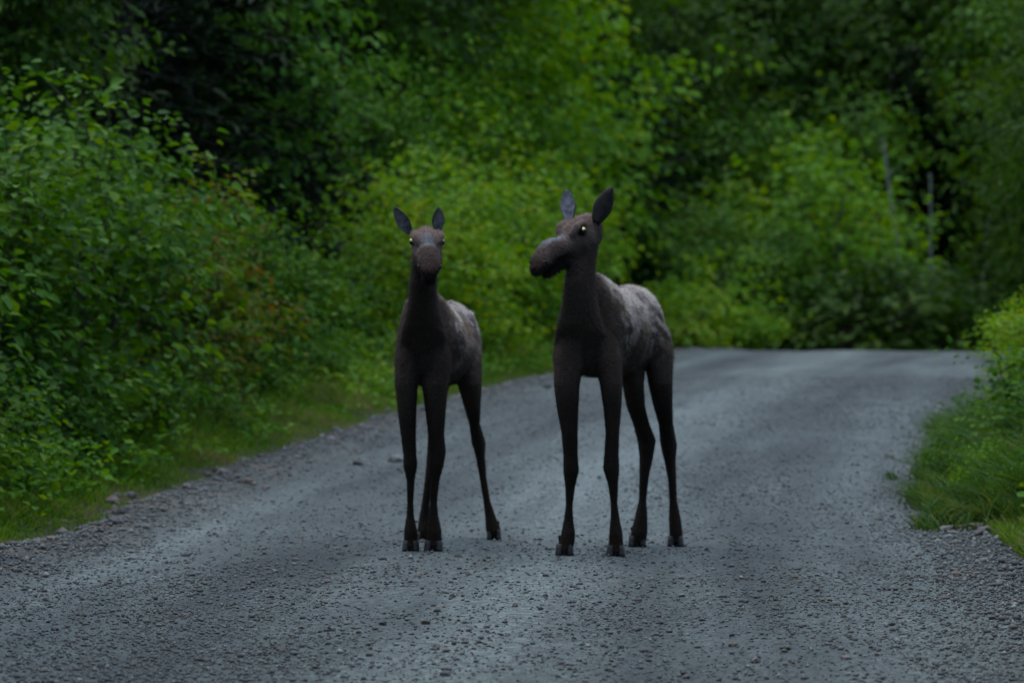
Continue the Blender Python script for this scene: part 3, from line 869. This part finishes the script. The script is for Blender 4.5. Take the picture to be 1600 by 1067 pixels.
def build_moose(spec, label):
    ox, oy = spec['origin']
    O = Vector((ox, oy, ground(ox, oy)))
    root = empty('moose', O)
    tag(root, label, 'moose', 'young moose standing on the road')
    UP = Vector((0, 0, 1))
    bm = bmesh.new()
    tail = Vector((*spec['tail'], 0)); front = Vector((*spec['front'], 0))
    fwd = (front - tail); BL = fwd.length; fwd.normalize()
    rt = fwd.cross(UP).normalized()
    k = spec['scale']; zs = spec['zoff']; ws = spec['wide']
    rings = []
    for s, zc, hw, hh in ((0.0,1.36,.07,.09), (.05,1.30,.155,.20), (.15,1.275,.20,.255), (.30,1.262,.215,.272), (.48,1.250,.205,.255), (.64,1.272,.220,.270),
                          (.78,1.295,.215,.298), (.88,1.305,.195,.305), (.95,1.270,.165,.265), (1.0,1.235,.115,.18), (1.025,1.19,.05,.10)):
        rings.append((tail + fwd * (BL * s) + UP * ((zc + zs) * k), rt * hw * k * ws, UP * hh * k))
    loft(bm, rings, 24, [.1,.1,.12,.15,.15,.2,.35,.45,.45,.4,.3])
    # neck: rings lie between horizontal and square to the neck
    hax = Vector(spec['head_axis']).normalized()
    loft(bm, [(P(px, py, d), rt * hw, (fwd * dp + UP * dp * tilt)) for px, py, d, hw, dp, tilt in spec['neck']], 18)
    # head
    hr = hax.cross(UP).normalized(); hu = hr.cross(hax).normalized()
    poll = P(*spec['poll'])
    hk = spec['head_scale']
    def H(t, r, u): return poll + hax * (t * hk) + hr * (r * hk) + hu * (u * hk)
    # (t, half width, top, bottom)
    prof = ((-.07,.045,.062,-.075), (-.02,.076,.098,-.115), (.06,.090,.110,-.158), (.13,.094,.106,-.168), (.19,.086,.086,-.153), (.245,.070,.044,-.118),
            (.30,.064,.046,-.095), (.36,.060,.062,-.088), (.42,.063,.060,-.092), (.47,.064,.036,-.104), (.515,.059,.002,-.116), (.55,.048,-.034,-.120), (.572,.030,-.066,-.112))
    loft(bm, [(H(t, 0, (a_ + b_) / 2), hr * hw * hk, hu * ((a_ - b_) / 2) * hk) for t, hw, a_, b_ in prof], 22)
    # brows over the eyes, nostril swellings and lower jaw
    for sg in (-1, 1):
        loft(bm, [(H(.09,sg*.058,.075), hr*.02*hk, hu*.020*hk), (H(.14,sg*.076,.078), hr*.030*hk, hu*.028*hk), (H(.195,sg*.074,.066), hr*.028*hk, hu*.028*hk), (H(.235,sg*.06,.040), hr*.014*hk, hu*.014*hk)], 10)
        loft(bm, [(H(.14,sg*.060,-.09), hr*.035*hk, hu*.06*hk), (H(.19,sg*.058,-.09), hr*.030*hk, hu*.05*hk), (H(.25,sg*.05,-.085), hr*.018*hk, hu*.03*hk)], 12)
        loft(bm, [(H(.44,sg*.045,-.015), hr*.022*hk, hu*.036*hk), (H(.49,sg*.049,-.038), hr*.025*hk, hu*.042*hk), (H(.53,sg*.040,-.060), hr*.018*hk, hu*.030*hk)], 10)
    loft(bm, [(H(.16,0,-.125), hr*.052*hk, hu*.030*hk), (H(.26,0,-.130), hr*.046*hk, hu*.030*hk), (H(.36,0,-.124), hr*.044*hk, hu*.030*hk), (H(.43,0,-.132), hr*.044*hk, hu*.031*hk), (H(.475,0,-.140), hr*.038*hk, hu*.024*hk), (H(.497,0,-.142), hr*.018*hk, hu*.012*hk)], 14)
    loft(bm, [(H(.2,0,-.10), hr*.03*hk, hu*.03*hk), (H(.44,0,-.11), hr*.03*hk, hu*.03*hk)], 10)
    # legs
    hooves = []
    for leg in spec['legs']:
        d0 = leg['d']; gx = wx(leg['hoof'][0], d0); gz = ground(gx, d0)
        rr_ = []
        for row in leg['rows']:
            px0, px1, py = row[:3]
            d = d0 + (row[3] if len(row) > 3 else 0.0); dep = row[4] if len(row) > 4 else 1.25
            c = P((px0 + px1) / 2, py, d)
            hw = (px1 - px0) / 2 / FPX * d
            rr_.append((c, Vector((hw, 0, 0)), Vector((0, hw * dep, 0))))
        # bring the foot down to the ground exactly
        hx0, hx1 = leg['hoof']
        hw = (hx1 - hx0) / 2 / FPX * d0
        cx = wx((hx0 + hx1) / 2, d0)
        rr_.append((Vector((cx, d0 - .02, gz + .026)), Vector((hw * .84, 0, 0)), Vector((0, hw * 1.0, 0))))
        loft(bm, rr_, 14)
        # dew claws
        for sg in (-1, 1):
            c = Vector((cx + sg * hw * .45, d0 + hw * .95, gz + .115))
            loft(bm, [(c, Vector((.016,0,0)), Vector((0,.016,0))), (c + Vector((0,.02,-.035)), Vector((.014,0,0)), Vector((0,.014,0))), (c + Vector((0,.028,-.06)), Vector((.006,0,0)), Vector((0,.006,0)))], 8)
        hooves.append((cx, d0, gz, hw))
    # short tail
    tb = tail + UP * ((1.43 + zs) * k)
    loft(bm, [(tb + fwd * .05, rt * .03, UP * .03), (tb - fwd * .03 - UP * .06, rt * .028, UP * .03), (tb - fwd * .04 - UP * .13, rt * .015, UP * .02)], 8)
    bmesh.ops.recalc_face_normals(bm, faces=bm.faces)
    bmesh.ops.triangulate(bm, faces=[f for f in bm.faces if len(f.verts) > 4])
    tmp = bpy.data.meshes.new('tmp'); bm.to_mesh(tmp); bm.free()
    to = bpy.data.objects.new('tmp', tmp); COL.objects.link(to)
    rm = to.modifiers.new('r', 'REMESH'); rm.mode = 'VOXEL'; rm.voxel_size = 0.0085
    sm = to.modifiers.new('s', 'SMOOTH'); sm.factor = 0.5; sm.iterations = 4
    dg = bpy.context.evaluated_depsgraph_get()
    me = bpy.data.meshes.new_from_object(to.evaluated_get(dg))
    bpy.data.objects.remove(to); bpy.data.meshes.remove(tmp)
    me.name = 'body'
    nv = len(me.vertices)
    co = np.empty(nv * 3, np.float32); me.vertices.foreach_get('co', co); co = co.reshape(-1, 3).astype(float)
    nrm_ = np.empty(nv * 3, np.float32); me.vertices.foreach_get('normal', nrm_); nrm_ = nrm_.reshape(-1, 3).astype(float)

    T, Fw = np.array(tail), np.array(fwd)
    PO, HA, HU, HR = np.array(poll), np.array(hax), np.array(hu), np.array(hr)
    def colour(p):
        rel = p - T
        s = (rel @ Fw) / BL
        z = p[:, 2] / k - zs
        n1 = fbm(p[:, 0] * 9 + 31, p[:, 1] * 9, p[:, 2] * 9, 4)
        n2 = fbm(p[:, 0] * 28 + 3, p[:, 1] * 28, p[:, 2] * 28, 3)
        n3 = fbm(p[:, 0] * 4 + 3, p[:, 1] * 4 + 8, p[:, 2] * 4, 2)
        base = np.array([.052, .039, .031])[None] * (0.7 + .6 * n1)[:, None]
        legm = 1 - sstep(.75, 1.05, z)
        base = base * (1 - .55 * legm)[:, None]
        # worn pale winter coat on the back and rump
        pale = sstep(1.24, 1.46, z + .30 * (n3 - .5)) * (1 - sstep(.72, .92, s + .12 * (n1 - .5)))
        pale = pale * (.25 + .75 * sstep(.36, .52, n1 * .6 + n2 * .4))
        flank = sstep(1.02, 1.25, z) * (1 - sstep(.75, .95, s)) * .5 * sstep(.42, .6, n2 * .5 + n1 * .5)
        pc = np.array([.45, .41, .37])[None] * (1 - .35 * sstep(.5, .7, n3))[:, None] * (1 - sstep(.5, .66, n3)[:, None] * np.array([.25, .36, .44]))
        w = np.clip(pale * .95 + flank, 0, 1)[:, None]
        col = base * (1 - w) + pc * w
        # head: brown brow and cheeks, grey bridge of the nose
        hrel = p - PO
        ht = (hrel @ HA) / hk; hup = (hrel @ HU) / hk; hs = np.abs(hrel @ HR) / hk
        inh = sstep(-.08, 0, ht) * (1 - sstep(.14, .2, np.abs(hup + .03))) * (1 - sstep(.11, .14, hs))
        brown = np.array([.185, .135, .115])[None] * (.6 + .8 * n1)[:, None]
        w = (inh * sstep(-.10, .0, hup + .12 * (n1 - .5)))[:, None]
        col = col * (1 - w) + brown * w
        mz = inh * sstep(.27, .36, ht)
        col = col * (1 - spec['dark_nose'] * mz)[:, None]
        g0, g1 = spec['grey']
        gb = inh * sstep(g0, g0 + .07, ht) * (1 - sstep(g1, g1 + .09, ht)) * sstep(-.01, .04, hup) * (1 - sstep(.025, .05, hs))
        col = col * (1 - gb[:, None]) + np.array([.19, .195, .205])[None] * gb[:, None]
        tipm = inh * sstep(.50, .58, ht)
        col = col * (1 - .6 * tipm[:, None]) + np.array([.085, .045, .035])[None] * .6 * tipm[:, None]
        for sg in (-1, 1):
            ec = PO + HA * spec['eye_t'] * hk + HR * sg * spec['eye_r'] * hk + HU * spec['eye_u'] * hk
            er = 1 - sstep(.028, .05, np.linalg.norm(p - ec, axis=1))
            col = col * (1 - .85 * er[:, None]) + np.array([.010, .009, .009])[None] * .85 * er[:, None]
        lip_slit = inh * sstep(.26, .32, ht) * (1 - sstep(.035, .06, np.abs(hup + .105))) * .85  # dark lips, with the shade of the mouth slit painted in
        col = col * (1 - lip_slit[:, None]) + np.array([.012, .010, .010])[None] * lip_slit[:, None]
        return col
    col = colour(co)
    ca = me.color_attributes.new('Col', 'FLOAT_COLOR', 'POINT')
    ca.data.foreach_set('color', np.concatenate([col, np.ones((nv, 1))], 1).astype(np.float32).ravel())
    me.polygons.foreach_set('use_smooth', np.ones(len(me.polygons), bool))
    me.transform(__import__('mathutils').Matrix.Translation(-O))
    link('body', me, root, M['fur'])

    # coat of short hairs
    rg = np.random.default_rng(5)
    nh = 110000
    idx = rg.integers(0, nv, nh)
    p = co[idx] + rg.normal(size=(nh, 3)) * .004
    nn = nrm_[idx]
    s = ((p - T) @ Fw) / BL; z = p[:, 2] / k - zs
    torso = sstep(.95, 1.1, z)
    ln = (.0055 + .026 * torso * rg.random(nh)) * np.where(z > 1.68, .5, 1.0)
    flow = -Fw[None] * torso[:, None] * .7 + np.array([0, 0, -1.0])
    flow = norm(flow + rg.normal(size=(nh, 3)) * .5)
    dr = norm(flow - nn * (flow * nn).sum(1, keepdims=True) * .8 + nn * .45)
    sd = norm(np.cross(dr, nn)) * .0016
    v = np.stack([p - sd - nn * .003, p + sd - nn * .003, p + dr * ln[:, None]], 1) - np.array(O)
    hm = np_mesh('coat', v.reshape(-1, 3), np.arange(nh * 3).reshape(-1, 3))
    hc = np.repeat(colour(p) * rg.uniform(.6, 1.5, (nh, 1)), 3, 0)
    ca = hm.color_attributes.new('Col', 'FLOAT_COLOR', 'POINT')
    ca.data.foreach_set('color', np.concatenate([hc, np.ones((nh * 3, 1))], 1).astype(np.float32).ravel())
    tag(link('coat', hm, root, M['hair']), kind='stuff')

    # hooves: two toes each
    for cx, d0, gz, hw in hooves:
        b = bmesh.new()
        for sg in (-1, 1):
            rg_ = []
            w = hw * .50
            for t, hh, ww, yy in ((0.0,1.0,.95,-.012), (.35,.97,1.0,-.016), (.7,.94,1.02,-.024), (1.0,.9,1.04,-.032)):
                zz = gz + .07 * (1 - t) - .003
                c = Vector((cx + sg * hw * (.46 + .08 * t), d0 + yy, zz))
                rg_.append((c, Vector((w * ww, 0, 0)), Vector((sg * -.008 * t, (.045 + .016 * t), 0))))
            loft(b, rg_, 12)
        bmesh.ops.recalc_face_normals(b, faces=b.faces)
        hm = bpy.data.meshes.new('hoof'); b.to_mesh(hm); b.free()
        hm.transform(__import__('mathutils').Matrix.Translation(-O))
        for pl in hm.polygons: pl.use_smooth = len(pl.vertices) == 4
        link('hoof', hm, root, M['hoof'])

    # ears: cupped leaf shapes
    for e in spec['ears']:
        bpt, tpt = P(*e['base']), P(*e['tip'])
        ax = (tpt - bpt); Le = ax.length; ax.normalize()
        face = Vector(e['face']); face = (face - ax * face.dot(ax)).normalized()
        sd = ax.cross(face)
        b = bmesh.new()
        ns, nw = 12, 8
        def grid(off, grow):
            rows = []
            for i in range(ns + 1):
                t = i / ns
                w = e['w'] * (((t + .10) / .50) ** .6 if t < .4 else max(0.0, 1 - ((t - .4) / .6) ** 2.0) ** .75)
                w = max(w, .004) * grow
                row = []
                for j in range(nw + 1):
                    u = -1 + 2 * j / nw
                    cup = (1 - u * u) * (.55 * e['w']) * (1 - .5 * t) * -1
                    row.append(b.verts.new(bpt + ax * (Le * t) + sd * (w * u) + face * (cup + off) - O))
                rows.append(row)
            return rows
        A = grid(.004, 1.0); B = grid(-.012, 1.06)
        for i in range(ns):
            for j in range(nw):
                b.faces.new((A[i][j], A[i][j+1], A[i+1][j+1], A[i+1][j])).material_index = 1
                b.faces.new((B[i][j], B[i+1][j], B[i+1][j+1], B[i][j+1]))
        for i in range(ns):
            b.faces.new((A[i][0], A[i+1][0], B[i+1][0], B[i][0])); b.faces.new((A[i][nw], B[i][nw], B[i+1][nw], A[i+1][nw]))
        for j in range(nw):
            b.faces.new((A[0][j], B[0][j], B[0][j+1], A[0][j+1])); b.faces.new((A[ns][j], A[ns][j+1], B[ns][j+1], B[ns][j]))
        bmesh.ops.recalc_face_normals(b, faces=b.faces)
        em = bpy.data.meshes.new('ear'); b.to_mesh(em); b.free()
        for pl in em.polygons: pl.use_smooth = True
        em.materials.append(M['ear_back']); em.materials.append(M['ear_in'])
        link('ear', em, root)

    # nostrils: near-black solids in place of the shaded openings
    for sg in (-1, 1):
        b = bmesh.new(); bmesh.ops.create_uvsphere(b, u_segments=12, v_segments=8, radius=1.0)
        nm = bpy.data.meshes.new('nostril'); b.to_mesh(nm); b.free()
        for v in nm.vertices:
            a_ = v.co.copy()
            v.co = (hax * (a_.x * .020 - a_.z * .010) + hu * (a_.z * .008 + a_.x * .010) + hr * (a_.y * .006)) * hk
        for pl in nm.polygons: pl.use_smooth = True
        no = link('nostril', nm, root, M['nostril']); no.location = H(.505, sg * .067, -.045) - O

    # eyes with an added metal dome standing in for eyeshine
    for sg in (-1, 1):
        c = H(spec['eye_t'], sg * spec['eye_r'], spec['eye_u'])
        b = bmesh.new(); bmesh.ops.create_uvsphere(b, u_segments=16, v_segments=10, radius=.021 * hk)
        em = bpy.data.meshes.new('eye'); b.to_mesh(em); b.free()
        for pl in em.polygons: pl.use_smooth = True
        eo = link('eye', em, root, M['eye']); eo.location = c - O
        # pupil dome is tilted up to mirror the bright sky as a glint
        look = (hr * sg * .25 + Vector((0, -.74, .60))).normalized()
        b = bmesh.new(); bmesh.ops.create_uvsphere(b, u_segments=14, v_segments=8, radius=.0125)
        for v in b.verts: v.co.z *= .3
        sm_ = bpy.data.meshes.new('eyeshine'); b.to_mesh(sm_); b.free()
        for pl in sm_.polygons: pl.use_smooth = True
        po = link('eyeshine', sm_, eo, M['eyeshine'])
        po.location = look * (.0205 * hk)
        po.rotation_mode = 'QUATERNION'; po.rotation_quaternion = look.to_track_quat('Z', 'Y')
    return root

M['fur'] = attr_mat('fur', .9, .6, .06, 80, .35)
M['hair'] = attr_mat('hair', .85, 0.0, .08, 60, .1)
M['ear_back'] = noisy_mat('ear_back', (.014,.013,.012), (.03,.027,.025), 25, .85, .4, 90)
M['ear_in'] = noisy_mat('ear_in', (.10,.105,.12), (.30,.31,.35), 30, .85, .4, 120)
def plain(name, col, rough, metal=0.0):
    m, t, n, out = new_mat(name)
    p = n.new('ShaderNodeBsdfPrincipled')
    p.inputs['Base Color'].default_value = (*col, 1); p.inputs['Roughness'].default_value = rough; p.inputs['Metallic'].default_value = metal
    t.links.new(p.outputs[0], out.inputs[0])
    return m
M['nostril'] = plain('nostril', (.006,.005,.005), .5)
M['eye'] = plain('eye', (.006,.005,.004), .12)
M['eyeshine'] = plain('eyeshine', (1.0,.86,.38), .2, 1.0)  # yellow mirror metal imitates the eyeshine glint

MOOSE_A = dict(
    origin=(-.50, 20.4), tail=(-.365, 21.38), front=(-.555, 20.06), scale=1.0, zoff=0.0, wide=.93,
    neck=[(664,583,20.45,.08,.15,.2), (663,565,20.26,.170,.26,.3), (663,528,20.10,.142,.235,.4), (662,485,19.97,.096,.165,.35), (661,450,19.90,.082,.135,.25), (663,415,19.88,.076,.115,.15), (666,385,19.88,.07,.09,.1)],
    dark_nose=.60, grey=(.14, .33), poll=(666,378,19.88), head_axis=(.035,-.53,-.125), head_scale=1.0,
    eye_t=.14, eye_r=.089, eye_u=.028,
    ears=[dict(base=(641,366,19.86), tip=(616,325,19.80), w=.040, face=(-.35,-1,-.1)), dict(base=(685,362,19.86), tip=(686,325,19.80), w=.038, face=(.35,-1,-.1))],
    legs=[
        dict(d=20.0, hoof=(629,655), rows=[(635,662,470,.30,2.2), (622,662,520,.20,1.9), (617,660,560,.12,1.6), (617,653,600,.06,1.5), (621,651,640,.03), (626,650,680), (630,651,710), (630,652,728), (635,648,750), (636,646,785,.01), (635,647,806,.01), (631,652,830), (631,653,843)]),
        dict(d=20.0, hoof=(663,692), rows=[(668,694,470,.30,2.2), (664,702,520,.20,1.9), (662,704,560,.12,1.6), (659,700,600,.06,1.5), (664,697,640,.03), (669,694,680), (671,697,706), (670,694,724), (672,687,750), (672,683,785,.01), (670,685,806,.01), (667,690,830), (666,690,843)]),
        dict(d=20.98, hoof=(761,783), rows=[(706,738,488,.12,2.5), (694,749,525,.12,1.8), (700,752,560,.02,1.8), (715,753,600,-.06,1.8), (725,751,635,-.02,1.7), (733,750,662,.06,1.6), (737,759,692,.12,1.8), (743,758,712,.09,1.5), (749,760,745,.05,1.4), (755,766,782,.03,1.3), (758,775,808,.01), (759,783,828,-.01)]),
        dict(d=21.05, hoof=(650,675), rows=[(682,712,488,.10,2.5), (674,715,525,.08,1.8), (668,712,560,.0,1.8), (668,703,600,-.06,1.8), (665,694,635,-.02,1.7), (669,690,662,.06,1.6), (668,687,692,.12,1.6), (667,682,712,.09,1.5), (664,677,745,.05,1.4), (659,672,785,.03,1.3), (654,671,812,.01), (652,674,828,-.01)]),
    ])
MOOSE_B = dict(
    origin=(.63, 20.0), tail=(.868, 20.98), front=(.445, 19.66), scale=1.065, zoff=0.005, wide=.90,
    neck=[(914,583,20.08,.09,.16,.2), (914,570,19.90,.192,.28,.3), (912,530,19.74,.165,.25,.4), (907,485,19.62,.108,.17,.35), (906,450,19.58,.088,.145,.25), (908,415,19.60,.080,.125,.15), (916,385,19.63,.072,.10,.1)],
    dark_nose=.45, grey=(.22, .40), poll=(922,357,19.66), head_axis=(-.365,-.36,-.19), head_scale=.97,
    eye_t=.155, eye_r=.091, eye_u=.038,
    ears=[dict(base=(889,345,19.78), tip=(885,296,19.86), w=.046, face=(-.2,-1,-.1)), dict(base=(929,350,19.60), tip=(955,293,19.66), w=.058, face=(-.35,.95,.05))],
    legs=[
        dict(d=19.52, hoof=(868,896), rows=[(885,915,470,.34,2.4), (872,918,520,.22,1.9), (866,914,560,.14,1.6), (865,906,600,.07,1.5), (870,904,640,.03), (877,903,675), (880,903,710), (880,905,735), (883,899,760), (884,895,790,.01), (881,896,812,.01), (877,899,832), (874,898,848)]),
        dict(d=19.58, hoof=(948,976), rows=[(925,955,470,.34,2.4), (915,962,520,.22,1.9), (925,970,560,.14,1.6), (937,973,600,.07,1.5), (943,971,640,.03), (946,968,675), (944,967,710), (942,968,732), (950,966,757), (954,965,785,.01), (954,968,808,.01), (952,973,832), (951,974,848)]),
        dict(d=20.55, hoof=(982,1009), rows=[(970,1005,475,.14,2.6), (955,1010,520,.14,1.8), (958,1010,560,.02,1.8), (972,1006,600,-.07,1.8), (979,1008,635,-.02,1.7), (989,1015,662,.06,1.6), (996,1025,688,.12,1.8), (999,1021,712,.09,1.5), (999,1014,745,.05,1.4), (998,1010,782,.03,1.3), (992,1012,808,.01), (986,1012,832,-.01), (985,1010,846,-.01)]),
        dict(d=20.65, hoof=(1043,1068), rows=[(1006,1028,490,.02,2.0), (1000,1046,520,.02,1.9), (1004,1052,550,.0,1.8), (1013,1051,600,-.07,1.8), (1021,1051,635,-.02,1.7), (1029,1052,662,.06,1.6), (1032,1058,695,.12,1.8), (1038,1056,720,.09,1.5), (1044,1057,750,.05,1.4), (1046,1058,782,.03,1.3), (1045,1064,810,.01), (1046,1067,832,-.01), (1046,1066,846,-.01)]),
    ])
build_moose(MOOSE_A, 'smaller dark brown young moose facing straight ahead with both eyes shining')
build_moose(MOOSE_B, 'larger dark brown young moose with its head turned and grey fur on its rump')
